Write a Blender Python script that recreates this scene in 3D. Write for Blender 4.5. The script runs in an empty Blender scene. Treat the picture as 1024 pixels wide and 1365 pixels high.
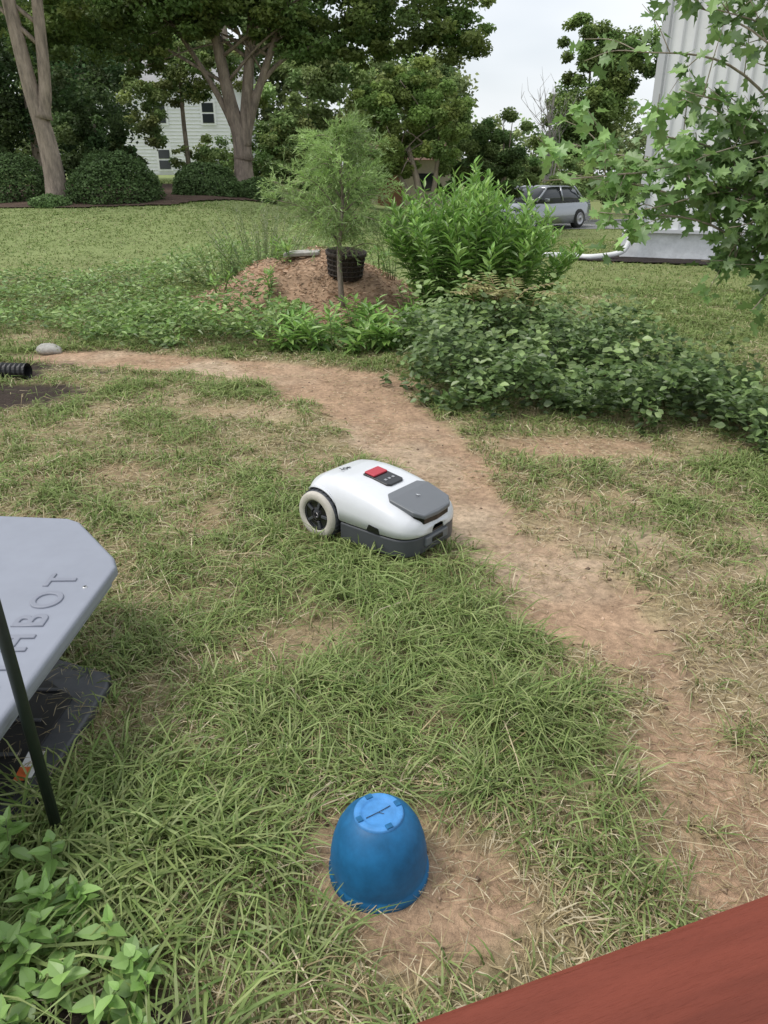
import bpy, math, numpy as np
from mathutils import Vector, Matrix
rng=np.random.default_rng(7)
S=bpy.context.scene
S.view_settings.view_transform='Standard'; S.view_settings.look='None'; S.view_settings.exposure=0
# ------------------------------------------------------------ helpers
def sm(t):
    t=np.clip(t,0,1); return t*t*(3-2*t)
def vn(x,y,seed=0):
    x=np.asarray(x,float); y=np.asarray(y,float)
    ix=np.floor(x).astype(np.int64); iy=np.floor(y).astype(np.int64)
    fx=x-ix; fy=y-iy; fx=fx*fx*(3-2*fx); fy=fy*fy*(3-2*fy)
    def h(a,b):
        n=(a*374761393+b*668265263+seed*974711)&0xffffffff
        n=((n^(n>>13))*1274126177)&0xffffffff
        n=n^(n>>16)
        return (n&0xffff)/65535.0
    return (h(ix,iy)*(1-fx)+h(ix+1,iy)*fx)*(1-fy)+(h(ix,iy+1)*(1-fx)+h(ix+1,iy+1)*fx)*fy
def fbm(x,y,seed=0,o=4):
    s=0;a=.5;t=0
    for i in range(o):
        s=s+a*vn(np.asarray(x)*2**i,np.asarray(y)*2**i,seed+i*17); t+=a; a*=.55
    return s/t
def nrm(v): return v/np.maximum(np.linalg.norm(v,axis=-1,keepdims=True),1e-9)
class MB:
    def __init__(s): s.V=[];s.F=[];s.C=[];s.n=0
    def add(s,V,F,C=None):
        V=np.asarray(V,float).reshape(-1,3); F=np.asarray(F,int).reshape(-1,3)
        if C is None: C=np.ones((len(V),3))
        C=np.asarray(C,float)
        if C.ndim==1: C=np.tile(C,(len(V),1))
        s.V.append(V); s.F.append(F+s.n); s.C.append(C); s.n+=len(V)
    def build(s,name,mat,parent=None,smooth=False):
        V=np.concatenate(s.V);F=np.concatenate(s.F);C=np.concatenate(s.C)
        me=bpy.data.meshes.new(name)
        me.vertices.add(len(V)); me.vertices.foreach_set('co',V.astype(np.float32).ravel())
        me.loops.add(len(F)*3); me.loops.foreach_set('vertex_index',F.astype(np.int32).ravel())
        me.polygons.add(len(F)); me.polygons.foreach_set('loop_start',np.arange(0,len(F)*3,3,dtype=np.int32))
        me.polygons.foreach_set('use_smooth',np.full(len(F),smooth))
        me.update(calc_edges=True)
        a=me.color_attributes.new('Col','FLOAT_COLOR','POINT')
        cc=np.ones((len(V),4),np.float32); cc[:,:3]=C; a.data.foreach_set('color',cc.ravel())
        me.materials.append(mat)
        ob=bpy.data.objects.new(name,me); S.collection.objects.link(ob)
        if parent: ob.parent=parent
        return ob
def empty(name,loc=(0,0,0),rz=0):
    e=bpy.data.objects.new(name,None); e.location=loc; e.rotation_euler=(0,0,rz); S.collection.objects.link(e); return e
def tube(pts,rad,seg=8,cap=True):
    pts=np.asarray(pts,float); n=len(pts); rad=np.broadcast_to(rad,(n,))
    T=np.gradient(pts,axis=0); T=nrm(T)
    ref=np.array([0,0,1.0]) if abs(T[0,2])<.9 else np.array([1.0,0,0])
    V=[];u=ref-T[0]*np.dot(ref,T[0]);
    for i in range(n):
        u=u-T[i]*np.dot(u,T[i]); u=u/np.linalg.norm(u); w=np.cross(T[i],u)
        a=np.linspace(0,2*np.pi,seg,endpoint=False)
        V.append(pts[i]+rad[i]*(np.cos(a)[:,None]*u+np.sin(a)[:,None]*w))
    V=np.concatenate(V);F=[]
    for i in range(n-1):
        for j in range(seg):
            a=i*seg+j;b=i*seg+(j+1)%seg;c=a+seg;d=b+seg
            F+=[(a,b,d),(a,d,c)]
    if cap:
        V=np.concatenate([V,[pts[0]],[pts[-1]]]); k=n*seg
        for j in range(seg):
            F.append((k,(j+1)%seg,j)); F.append((k+1,(n-1)*seg+j,(n-1)*seg+(j+1)%seg))
    return V,F
def curve(pts,n=12):
    pts=np.asarray(pts,float); m=len(pts); P=np.vstack([2*pts[0]-pts[1],pts,2*pts[-1]-pts[-2]]); out=[]
    for t in np.linspace(0,m-1,n):
        i=min(int(t),m-2);f=t-i;a,b,c,d=P[i],P[i+1],P[i+2],P[i+3]
        out.append(.5*((2*b)+(-a+c)*f+(2*a-5*b+4*c-d)*f*f+(-a+3*b-3*c+d)*f**3))
    return np.array(out)
def mk_half(half,zf=.18):
    o=[(x,y) for x,y in half]+[(x,-y) for x,y in half[::-1][1:-1]]
    V=[(.38,0,-.02)]+[(x,y,zf*abs(y)-.12*x*x) for x,y in o]; n=len(o)
    F=[(0,1+i,1+(i+1)%n) for i in range(n)]
    return np.array(V,float),np.array(F)
OV=mk_half([(0,0),(.15,.3),(.4,.5),(.75,.3),(1,0)],.2)
LA=mk_half([(0,0),(.3,.45),(.6,.4),(1,0)],.12)
LB=mk_half([(0,0),(-.02,.26),(.18,.2),(.33,.52),(.48,.2),(.74,.34),(.76,.12),(1,0)],.2)
DI=(np.array([(0,0,0),(.45,.5,.1),(1,0,-.08),(.45,-.5,.1)],float),np.array([(0,2,1),(0,3,2)]))
FL=(np.array([(0,.3,0),(.5,.5,.03),(1,0,0),(.0,-.3,0)],float),np.array([(0,3,1),(3,2,1)]))
def scatter(mb,T,O,D,N,L,W,C):
    tv,tf=T; O=np.asarray(O,float);n=len(O)
    D=nrm(D); s=nrm(np.cross(N,D)); nn=np.cross(D,s)
    L=np.broadcast_to(L,(n,));W=np.broadcast_to(W,(n,))
    V=O[:,None]+D[:,None]*(tv[None,:,0:1]*L[:,None,None])+s[:,None]*(tv[None,:,1:2]*W[:,None,None])+nn[:,None]*(tv[None,:,2:3]*L[:,None,None])
    F=tf[None]+(np.arange(n)*len(tv))[:,None,None]
    C=np.broadcast_to(C,(n,3)); CC=np.repeat(C,len(tv),axis=0)
    mb.add(V.reshape(-1,3),F.reshape(-1,3),CC)
def rdir(n,zlo=-1,zhi=1):
    z=rng.uniform(zlo,zhi,n);a=rng.uniform(0,2*np.pi,n);r=np.sqrt(1-z*z)
    return np.stack([r*np.cos(a),r*np.sin(a),z],1)
# ------------------------------------------------------------ materials
def mat(name,col=(.5,.5,.5),rough=.6,metal=0,attr=False,nscale=0,nvar=.15,bump=0,bscale=None,spec=.5,coat=0,stretch=None):
    m=bpy.data.materials.new(name); m.use_nodes=True; nt=m.node_tree; N=nt.nodes; Lk=nt.links
    b=N['Principled BSDF']; b.inputs['Roughness'].default_value=rough; b.inputs['Metallic'].default_value=metal
    b.inputs['Specular IOR Level'].default_value=spec
    if coat: b.inputs['Coat Weight'].default_value=coat
    if attr:
        c=N.new('ShaderNodeAttribute'); c.attribute_name='Col'; cs=c.outputs['Color']
    else:
        c=N.new('ShaderNodeRGB'); c.outputs[0].default_value=(*col,1); cs=c.outputs[0]
    tc=N.new('ShaderNodeTexCoord'); vec=tc.outputs['Object']
    if stretch:
        mp=N.new('ShaderNodeMapping'); mp.inputs['Scale'].default_value=stretch; Lk.new(vec,mp.inputs[0]); vec=mp.outputs[0]
    if nscale:
        no=N.new('ShaderNodeTexNoise'); no.inputs['Scale'].default_value=nscale; no.inputs['Detail'].default_value=4; no.inputs['Roughness'].default_value=.7
        Lk.new(vec,no.inputs['Vector'])
        mr=N.new('ShaderNodeMapRange'); mr.inputs[1].default_value=.3; mr.inputs[2].default_value=.7; mr.inputs[3].default_value=1-nvar; mr.inputs[4].default_value=1+nvar
        Lk.new(no.outputs['Fac'],mr.inputs[0])
        mu=N.new('ShaderNodeVectorMath'); mu.operation='SCALE'; Lk.new(cs,mu.inputs[0]); Lk.new(mr.outputs[0],mu.inputs['Scale']); cs=mu.outputs[0]
    Lk.new(cs,b.inputs['Base Color'])
    if bump:
        n2=N.new('ShaderNodeTexNoise'); n2.inputs['Scale'].default_value=bscale or nscale; n2.inputs['Detail'].default_value=4; n2.inputs['Roughness'].default_value=.75
        Lk.new(vec,n2.inputs['Vector'])
        bp=N.new('ShaderNodeBump'); bp.inputs['Strength'].default_value=1; bp.inputs['Distance'].default_value=bump
        Lk.new(n2.outputs['Fac'],bp.inputs['Height']); Lk.new(bp.outputs[0],b.inputs['Normal'])
    return m
def leafmat(name,tr=.3,gloss=0.0,rough=.45):
    m=bpy.data.materials.new(name); m.use_nodes=True; nt=m.node_tree; N=nt.nodes; Lk=nt.links; N.remove(N['Principled BSDF'])
    c=N.new('ShaderNodeAttribute'); c.attribute_name='Col'; d=N.new('ShaderNodeBsdfDiffuse'); t=N.new('ShaderNodeBsdfTranslucent'); mx=N.new('ShaderNodeMixShader'); mx.inputs[0].default_value=tr
    Lk.new(c.outputs[0],d.inputs[0]);Lk.new(c.outputs[0],t.inputs[0]);Lk.new(d.outputs[0],mx.inputs[1]);Lk.new(t.outputs[0],mx.inputs[2]); out=mx.outputs[0]
    if gloss:
        g_=N.new('ShaderNodeBsdfGlossy'); g_.inputs['Roughness'].default_value=rough; m2=N.new('ShaderNodeMixShader'); m2.inputs[0].default_value=gloss; Lk.new(out,m2.inputs[1]);Lk.new(g_.outputs[0],m2.inputs[2]); out=m2.outputs[0]
    Lk.new(out,N['Material Output'].inputs['Surface']); return m
M_leaf=leafmat('leaf',.35,.06); M_far=leafmat('tree_leaf',.3,.02)
M_grass=leafmat('grass_blade',.3,.03,.5)
M_bark=mat('bark',(.27,.22,.18),.9,nscale=9,nvar=.5,bump=.04,bscale=14,stretch=(1,1,.25))
M_ground=mat('ground_soil',attr=True,rough=.95,nscale=35,nvar=.35,bump=.014,bscale=55,spec=.15)
M_chip=mat('mulch_chip',attr=True,rough=.9,spec=.2)
# ------------------------------------------------------------ terrain
PY=[.3,1.16,1.26,1.373,1.498,1.641,1.803,1.988,2.204,2.459,2.761,3.13,3.586,4.165,4.75,5.30,5.75,6.0,6.25,6.5,6.75,6.95]
PL=[.60,.68,.69,.715,.72,.72,.71,.68,.61,.50,.35,.29,.19,-.18,-.40,-.72,-1.1,-1.6,-2.6,-3.3,-3.6,-2.6]
PR=[1.6,1.5,1.42,1.34,1.28,1.21,1.14,1.08,1.04,1.01,.93,.84,.71,.58,.52,.26,.16,0,-.5,-1.2,-2.1,-2.4]
PATCH=[(1.1,4.25,.55,.2,.85),(1.5,4.05,.3,.15,.6),(1.08,3.1,.32,.4,.6),(.14,1.12,.26,.18,.95),(-.08,1.3,.17,.17,.9),(.12,1.36,.12,.16,.5),(-.9,4.9,.5,.22,.5),(-.35,3.9,.3,.22,.5),
 (-1.7,5.2,.45,.22,.45),(1.35,2.2,.35,.35,.5),(-.02,1.75,.22,.14,.5),(1.3,1.75,.35,.2,.6),(-1.6,3.8,.4,.2,.45),(-.2,2.2,.4,.16,.4),(1.75,2.9,.3,.25,.5),(-.9,3.2,.3,.2,.4),(-2.3,4.6,.5,.2,.4),(.75,3.9,.25,.15,.5),(-1.2,5.8,.6,.12,.5),(1.4,2.6,.3,.15,.45),(-.35,1.65,.15,.12,.3)]
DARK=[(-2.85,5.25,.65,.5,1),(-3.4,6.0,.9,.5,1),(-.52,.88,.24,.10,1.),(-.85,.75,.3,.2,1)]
def path_mask(x,y):
    L=np.interp(y,PY,PL);R=np.interp(y,PY,PR)
    d=np.minimum(x-L,R-x)+(fbm(x*3,y*3,5)-.5)*.46+(fbm(x*14,y*14,6)-.5)*.22
    m=sm(d/.22+.35)
    return np.where((y>6.95)|(y<.2),0,m)
def ell(x,y,P):
    m=np.zeros_like(x)
    for cx,cy,rx,ry,s in P:
        d=np.sqrt(((x-cx)/rx)**2+((y-cy)/ry)**2)+(fbm(x*4,y*4,9)-.5)*1.3+(fbm(x*15,y*15,10)-.5)*.6
        m=np.maximum(m,s*sm((1.2-d)/.6))
    return m
def dirt(x,y): return np.maximum(path_mask(x,y),ell(x,y,PATCH))
MC=(-.85,9.4);MR=(1.95,1.7)
def mound(x,y):
    r=np.sqrt(((x-MC[0])/MR[0])**2+((y-MC[1])/MR[1])**2)
    return .66*(1-sm(r))*(.85+.3*vn(x*2.5,y*2.5,3))
def hgt(x,y):
    x=np.asarray(x,float);y=np.asarray(y,float)
    rise=np.interp(y,[10,14,20,27,60],[0,.3,.85,1.15,1.5])*sm((.5-x)/5.5)
    drop=-.35*sm((y-18)/7)*sm((x-2)/3)
    h=rise+drop+.03*(fbm(x*1.2,y*1.2,31)-.5)*sm((40-y)/20)
    near=sm((10-y)/3)
    h=h+near*(.03*(fbm(x*5,y*5,33)-.5)-.018*path_mask(x,y))
    return h
def gcol(x,y):
    n=fbm(x*2,y*2,41);n2=fbm(x*9,y*9,43)
    thatch=np.array([.33,.28,.16])*(.55+.75*n2[...,None])
    far=np.array([.235,.285,.115])*(.85+.3*n[...,None])
    f=sm((y-8)/6)[...,None]; c=thatch*(1-f)+far*f
    rl=(sm((x-1.8)/.8)*sm((y-4.8)/1.5))[...,None]; c=c*(1-rl)+np.array([.22,.25,.10])*(.8+.4*n[...,None])*rl
    d=dirt(x,y)[...,None]; big=fbm(x*1.3,y*1.3,47)[...,None]
    dc=(np.array([.44,.30,.20])*(1-sm((big-.4)/.3))+np.array([.52,.40,.285])*sm((big-.4)/.3))*(.65+.6*n2[...,None]); c=c*(1-d)+dc*d
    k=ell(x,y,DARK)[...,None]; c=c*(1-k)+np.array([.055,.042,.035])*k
    return c
def axis(lo,hi,step,far):
    a=list(np.arange(lo,hi,step)); s=step
    while a[-1]<far: s*=1.22; a.append(a[-1]+s)
    s=step; b=[lo]
    while b[-1]>-far: s*=1.22; b.append(b[-1]-s)
    return np.array(b[::-1][:-1]+a)
def grid(xs,ys,fz,fc,keep=None,dz=0):
    X,Y=np.meshgrid(xs,ys); Z=fz(X,Y)+dz; V=np.stack([X,Y,Z],-1).reshape(-1,3); C=fc(X,Y).reshape(-1,3)
    nx=len(xs);ny=len(ys); i=np.arange(nx-1);j=np.arange(ny-1);I,J=np.meshgrid(i,j); a=(J*nx+I).ravel()
    if keep is not None:
        k=keep(X,Y); kk=(k[:-1,:-1]&k[1:,1:]&k[1:,:-1]&k[:-1,1:]).ravel(); a=a[kk]
    F=np.concatenate([np.stack([a,a+1,a+nx+1],1),np.stack([a,a+nx+1,a+nx],1)])
    mb=MB(); mb.add(V,F,C); return mb
grid(axis(-3.8,3.8,.035,400),axis(.3,9,.035,400),hgt,gcol).build('ground',M_ground,smooth=True)
grid(np.arange(-3.9,2,.025),np.arange(.3,7.1,.025),hgt,gcol,lambda x,y:path_mask(x,y)>.45,.004).build('dirt_path',M_ground,smooth=True)
# ------------------------------------------------------------ grass
MWC=(-.015,3.01)
def in_mower(x,y):
    dx=x-MWC[0];dy=y-MWC[1]; a=dx*.766-dy*.643; b=dx*.643+dy*.766
    return (np.abs(a)<.28)&(np.abs(b)<.19)
mb=MB()
bands=[(.55,2.2,10500,0),(2.2,4,7200,0),(4,7,3600,1),(7,11,1500,1),(11,20,380,1),(20,36,100,1)]
GP=np.array([[.125,.205,.05],[.175,.27,.07],[.235,.33,.10],[.30,.37,.145]])
SP=np.array([[.60,.51,.33],[.49,.40,.23],[.68,.60,.42],[.38,.31,.17]])
for y0,y1,den,lod in bands:
    wm=.6+.52*y1; n=int(den*(y1-y0)*2*wm*.97)
    y=rng.uniform(y0,y1,n); x=rng.uniform(-wm,wm,n); k=np.abs(x)<.65+.52*y; x=x[k];y=y[k]
    d=dirt(x,y); dk=ell(x,y,DARK)
    cl=fbm(x*6,y*6,51); big=fbm(x*1.1,y*1.1,55); med=fbm(x*2.6,y*2.6,56)
    p=(1-1.03*np.clip(d*1.3-.03,0,1))*(.33+1.1*sm((cl-.33)/.3)*(.5+.85*sm((med-.3)/.35)))*(1-dk*.97)
    if y1>8: p=p*.9+.1
    r=np.sqrt(((x-MC[0])/MR[0])**2+((y-MC[1])/MR[1])**2); p=np.where(r<.85,0,p)
    p=np.where(in_mower(x,y)|(np.hypot(x+.012,y-1.24)<.118)|((x<-.9)&(y<1.95)&(y>1.0)),0,p)
    k=rng.random(len(x))<p; x=x[k];y=y[k];cl=cl[k];big=big[k];d=d[k];med=med[k]; n=len(x)
    z=hgt(x,y)
    lush=.40+1.4*(big-.5)+.8*(cl-.5)+1.3*(med-.5)
    L=np.interp(y,PY,PL); lush+=.4*np.exp(-((x-L+.22)/.25)**2)*(y<3.0)*(y>1.2)
    lush+=.3*sm((1.9-y)/.8)*(x<-.25)+.12*np.exp(-((x+.3)**2+(y-2.0)**2)/.5); lush-=.08*np.exp(-((y-5)/1.3)**2)*(x<.3)
    lush+=.3*(y>7)+.3*(y>11)-.3*d
    green=rng.random(n)<np.clip(lush+.3,0.15,.95)
    bl=sm((1.75-y)/.5)*sm((-.1-x)/.3)
    tuft=1+.35*sm((fbm(x*11,y*11,57)-.5)/.15)
    h=rng.uniform(.03,.085,n)*(.6+.85*np.clip(lush,0,1.1))*tuft; h=np.where(green,h*(1.05+.2*bl),h*.85)
    far=sm((y-9)/4); h=h*(1-far)+far*rng.uniform(.03,.06,n)
    w=np.where(green,rng.uniform(.0026,.0060,n)*(1+.4*bl),rng.uniform(.002,.0042,n))*(1+.2*np.maximum(y-2.5,0))
    az=2*np.pi*(1.6*fbm(x*5,y*5,61)+rng.normal(0,.28,n)); lean=np.clip(rng.normal(1.0,.55,n),.1,2.5)
    lean=np.where(green,lean,lean*1.6)
    dr=np.stack([np.cos(az),np.sin(az),np.zeros(n)],1); sd=np.stack([-np.sin(az),np.cos(az),np.zeros(n)],1)
    up=np.array([0,0,1.0]); O=np.stack([x,y,z-.004],1); H=h[:,None];Ln=lean[:,None];W=w[:,None]/2
    tw=rng.normal(0,.5,n)[:,None]; sd=nrm(sd+up*tw*.5)
    p1=O+up*H*.45+dr*H*Ln*.3; p2=O+up*H*np.maximum(.75-.12*Ln,.3)+dr*H*Ln*.75; p3=O+up*H*np.maximum(.9-.4*Ln,.1)+dr*H*Ln*1.3
    ci=rng.integers(0,4,n)
    C=np.where(green[:,None],GP[ci],SP[ci])*rng.uniform(.72,1.28,(n,1)); C=C*(.88+.25*(big[:,None]))
    yel=rng.random((n,1))*.35; C=np.where(green[:,None],C*(1-yel)+np.array([.37,.36,.16])*yel,C)
    if lod==0:
        V=np.stack([O-sd*W,O+sd*W,p1-sd*W,p1+sd*W,p2-sd*W*.75,p2+sd*W*.75,p3],1)
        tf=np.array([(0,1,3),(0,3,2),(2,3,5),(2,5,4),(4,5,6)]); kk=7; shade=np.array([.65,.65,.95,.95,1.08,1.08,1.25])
    else:
        V=np.stack([O-sd*W,O+sd*W,p1-sd*W,p1+sd*W,p3],1)
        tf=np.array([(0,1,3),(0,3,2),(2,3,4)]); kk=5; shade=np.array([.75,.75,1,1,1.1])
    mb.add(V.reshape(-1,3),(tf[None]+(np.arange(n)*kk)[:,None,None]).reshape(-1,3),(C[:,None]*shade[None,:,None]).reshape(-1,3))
mb.build('lawn_grass',M_grass)
mb=MB(); n=75000
y=.6+6.4*rng.random(n)**1.5; x=rng.uniform(-1,1,n)*(.65+.52*y)
k=(~in_mower(x,y))&(np.hypot(x+.012,y-1.24)>.12)&~((x<-.9)&(y<1.95))&(rng.random(n)<(.1+1.3*sm((fbm(x*3,y*3,71)-.35)/.4))*(1-.5*path_mask(x,y)*(y>1.7)))&(ell(x,y,DARK)<.4); x=x[k];y=y[k];n=len(x)
dd=rdir(n,-.1,.22); O=np.stack([x,y,hgt(x,y)+rng.uniform(.005,.022,n)],1)
scatter(mb,FL,O,dd,nrm(rdir(n,.3,1)),rng.uniform(.015,.065,n),rng.uniform(.0018,.0036,n)*(1+.15*y),SP[rng.integers(0,4,n)]*rng.uniform(.65,1.15,(n,1)))
mb.build('dry_straw',M_grass)
mb=MB(); n=5500; y=rng.uniform(.8,6.5,n); x=rng.uniform(-3,1.4,n); k=dirt(x,y)>.4; x=x[k];y=y[k];n=len(x)
oc=np.array([(1,0,0),(0,1,0),(-1,0,0),(0,-1,0),(0,0,.8),(0,0,-.6)],float); of=np.array([(0,1,4),(1,2,4),(2,3,4),(3,0,4),(1,0,5),(2,1,5),(3,2,5),(0,3,5)])
s=.0015+.011*rng.random(n)**3; V=np.stack([x,y,hgt(x,y)+.004],1)[:,None]+oc[None]*s[:,None,None]*rng.uniform(.6,1.4,(n,6,1))
mb.add(V.reshape(-1,3),(of[None]+(np.arange(n)*6)[:,None,None]).reshape(-1,3),np.repeat(np.array([.40,.29,.21])*rng.uniform(.35,1.5,(n,1)),6,0)); mb.build('pebbles',M_chip,smooth=True)
# ------------------------------------------------------------ mulch mound
def mcol(x,y):
    a=fbm(x*8,y*8,81)[...,None]; return np.array([.40,.27,.18])*(.5+.85*a)
g=grid(np.arange(-2.9,1.2,.04),np.arange(7.6,11.2,.04),lambda x,y:mound(x,y)+.03*(fbm(x*9,y*9,83)-.5)+hgt(x,y)-.012,mcol,
  lambda x,y:((x-MC[0])/MR[0])**2+((y-MC[1])/MR[1])**2<1.0)
n=10000; a=rng.uniform(0,2*np.pi,n); r=np.sqrt(rng.random(n)); x=MC[0]+MR[0]*r*np.cos(a); y=MC[1]+MR[1]*r*np.sin(a)
O=np.stack([x,y,mound(x,y)+hgt(x,y)+.0],1)
scatter(g,FL,O,rdir(n,-.2,.5),nrm(rdir(n,.3,1)),rng.uniform(.03,.08,n),rng.uniform(.01,.022,n),np.array([.47,.33,.23])*rng.uniform(.35,1.4,(n,1)))
g.build('mulch_mound',M_chip)
def zs(x,y): return float(hgt(x,y)+mound(x,y))
# ------------------------------------------------------------ generic leaf masses
def weeds(n,xy,hmax,L,W,tmpl,cols,zlo=.1):
    mb=MB(); x,y=xy(n); n=len(x)
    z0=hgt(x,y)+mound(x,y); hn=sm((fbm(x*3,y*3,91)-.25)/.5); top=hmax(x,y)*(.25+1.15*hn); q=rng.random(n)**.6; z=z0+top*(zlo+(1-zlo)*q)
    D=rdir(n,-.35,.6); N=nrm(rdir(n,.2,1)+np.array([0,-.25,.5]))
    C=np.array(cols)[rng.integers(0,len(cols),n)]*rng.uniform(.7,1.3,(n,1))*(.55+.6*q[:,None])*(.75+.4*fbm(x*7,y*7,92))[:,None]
    scatter(mb,tmpl,np.stack([x,y,z],1),D,N,rng.uniform(L[0],L[1],n),rng.uniform(W[0],W[1],n),C)
    return mb
def inpoly(x,y,P):
    P=np.array(P);c=np.zeros(len(x),bool);j=len(P)-1
    for i in range(len(P)):
        xi,yi=P[i];xj,yj=P[j]
        c^=((yi>y)!=(yj>y))&(x<(xj-xi)*(y-yi)/(yj-yi+1e-12)+xi); j=i
    return c
def poly(P,jit=.15):
    P=np.array(P)
    def f(n):
        lo=P.min(0)-jit;hi=P.max(0)+jit; x=rng.uniform(lo[0],hi[0],n);y=rng.uniform(lo[1],hi[1],n)
        k=inpoly(x+(fbm(x*3,y*3,95)-.5)*jit*4,y+(fbm(x*3,y*3,96)-.5)*jit*4,P); return x[k],y[k]
    return f
WC=[(.21,.34,.085),(.27,.40,.12),(.33,.44,.16),(.16,.28,.07)]
mb=weeds(28000,poly([(-7.5,8.0),(-3,7.7),(-2.2,8.0),(-2.5,9),(-2.5,10.6),(-1.2,11.2),(-.5,12.5),(-2.2,13.2),(-4.5,11.5),(-8,10.3)],.25),
   lambda x,y:.18+.26*sm((x+4.5)/2.5)*sm((y-8)/2),(.04,.1),(.014,.04),LA,WC)
mb.build('weeds',M_leaf)
mb=weeds(7500,poly([(-3.0,7.2),(-1,6.9),(-.5,7.8),(-1.5,8.3),(-2.9,8.7)],.28),lambda x,y:.26+0*x,(.05,.1),(.02,.04),OV,WC)
mb.build('weeds',M_leaf)
GC=[(.05,5.5),(.45,4.95),(.95,4.8),(1.65,4.55),(2.0,4.25),(2.3,4.0),(3.4,3.5),(3.8,4.4),(2.7,5.1),(2.4,5.9),(1.9,7.0),(1.2,7.2),(.6,7.0),(.25,6.3)]
def hgc(x,y): return .28+.10*sm((y-4.8)/1.5)+0*x
cols=[(.13,.215,.065),(.165,.255,.08),(.20,.30,.105),(.105,.175,.055)]
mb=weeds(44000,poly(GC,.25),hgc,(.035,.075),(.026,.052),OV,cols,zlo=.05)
mb2=weeds(5000,poly(GC,.28),lambda x,y:hgc(x,y)*1.45,(.04,.08),(.03,.05),OV,[(.25,.36,.12),(.29,.40,.15)],zlo=.5)
mb.V+=mb2.V;mb.C+=mb2.C;mb.F+=[f+mb.n for f in mb2.F]; mb.n+=mb2.n
mb.build('ground_cover_plant',M_leaf)
def stems(name,base,nst,spread,height,leafn,L,W,tmpl,cols,hmin=.6,hr=.4,droop=.2,stemr=.006,leafstart=.15,ax=(1,1),hx=None):
    e=empty(name,(0,0,0)); mb=MB(); ms=MB()
    for i in range(nst):
        a=rng.uniform(0,2*np.pi); r=np.sqrt(rng.random()); bx=base[0]+r*spread*.45*np.cos(a)*ax[0]; by=base[1]+r*spread*.45*np.sin(a)*ax[1]
        h=height*rng.uniform(hmin,1.0)*(1-hr*r*r)
        if hx: h*=hx(bx)
        b=np.array([bx,by,zs(bx,by)]); tip=b+np.array([np.cos(a)*r*spread*.55*ax[0],np.sin(a)*r*spread*.55*ax[1],h])
        mid=(b+tip)/2+np.array([0,0,h*.08]); P=curve([b,mid,tip],10)
        ms.add(*tube(P,np.linspace(stemr,stemr*.4,10),5),(.20,.27,.10))
        t=np.linspace(leafstart,1,leafn); idx=t*9; i0=np.minimum(idx.astype(int),8); f=(idx-i0)[:,None]; O=P[i0]*(1-f)+P[i0+1]*f
        az=np.arange(leafn)*2.4+a; el=np.linspace(-.1,1.1,leafn)-droop+rng.normal(0,.2,leafn)
        D=np.stack([np.cos(az)*np.cos(el),np.sin(az)*np.cos(el),np.sin(el)],1)
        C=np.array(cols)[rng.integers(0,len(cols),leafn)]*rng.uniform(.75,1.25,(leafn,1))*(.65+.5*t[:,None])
        s=np.where(t>.9,.7,1)
        scatter(mb,tmpl,O,D,np.tile([0,0,1.],(leafn,1))+rng.normal(0,.25,(leafn,3)),rng.uniform(L[0],L[1],leafn)*s,rng.uniform(W[0],W[1],leafn)*s,C)
    ms.build('stems',M_leaf,e,True); mb.build('leaves',M_leaf,e); return e
BR=[(.20,.37,.075),(.26,.44,.10),(.32,.50,.13),(.15,.29,.06)]
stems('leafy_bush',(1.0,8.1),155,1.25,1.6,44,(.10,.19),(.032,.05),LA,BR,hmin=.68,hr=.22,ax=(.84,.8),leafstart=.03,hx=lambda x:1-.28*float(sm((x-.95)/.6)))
for c in [(-.85,6.95,.34),(-.45,6.75,.42),(-.1,6.95,.4),(.2,7.0,.45),(.4,7.3,.5),(-.25,7.4,.45)]:
    stems('broadleaf_plant',c[:2],14,.36,c[2],14,(.10,.18),(.035,.06),LA,BR,droop=.35,hmin=.4)
for c in [(-1.25,8.6,.28),(-.05,9.7,.4),(-1.3,9.6,.3),(-1.6,8.3,.22),(-.25,8.0,.25),(-1.9,8.9,.3),(.3,8.5,.35),(.1,9.2,.45),(-1.15,9.3,.25),(-2.2,8.4,.2)]:
    stems('seedling_plant',c[:2],5,.16,c[2],9,(.07,.12),(.025,.04),LA,BR,droop=.1)
stems('tall_weed',(-1.75,11.3),60,.9,1.15,26,(.03,.07),(.008,.015),LA,[(.36,.41,.22),(.46,.48,.33),(.28,.36,.15)],droop=-.3)
stems('tall_weed',(-2.3,11.0),40,.9,.75,24,(.05,.09),(.015,.025),LA,WC,droop=0)
for c in [(-.62,1.0,.16),(-.84,.98,.22),(-.66,.88,.15),(-.74,1.12,.17),(-.93,1.10,.24),(-.78,.84,.16),(-.58,.92,.13),(-.86,1.18,.2)]:
    stems('broadleaf_herb',c[:2],5,.16,c[2],10,(.035,.066),(.022,.038),OV,[(.25,.42,.11),(.31,.49,.15),(.20,.35,.085)],droop=.3,stemr=.0025,leafstart=.3)
e=empty('fern_plant'); mb=MB()
for i in range(14):
    a=rng.uniform(0,2*np.pi); b=np.array([1.05+rng.normal(0,.1),6.7,zs(1.05,6.7)+.2]); P=curve([b,b+np.array([np.cos(a)*.12,np.sin(a)*.1,.35]),b+np.array([np.cos(a)*.42,np.sin(a)*.3,.38+.1*rng.random()])],14)
    mb.add(*tube(P,.004,4),(.35,.25,.13)); T=nrm(np.gradient(P,axis=0))[4:]; sd=nrm(np.cross(T,[0,0,1.]))
    for sg in(-1,1): scatter(mb,LA,P[4:],sd*sg+T*.4,np.tile([0,0,1.],(10,1)),.1,.028,np.array([.42,.40,.18])*rng.uniform(.8,1.2,(10,1)))
mb.build('fronds',M_leaf,e)
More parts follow.
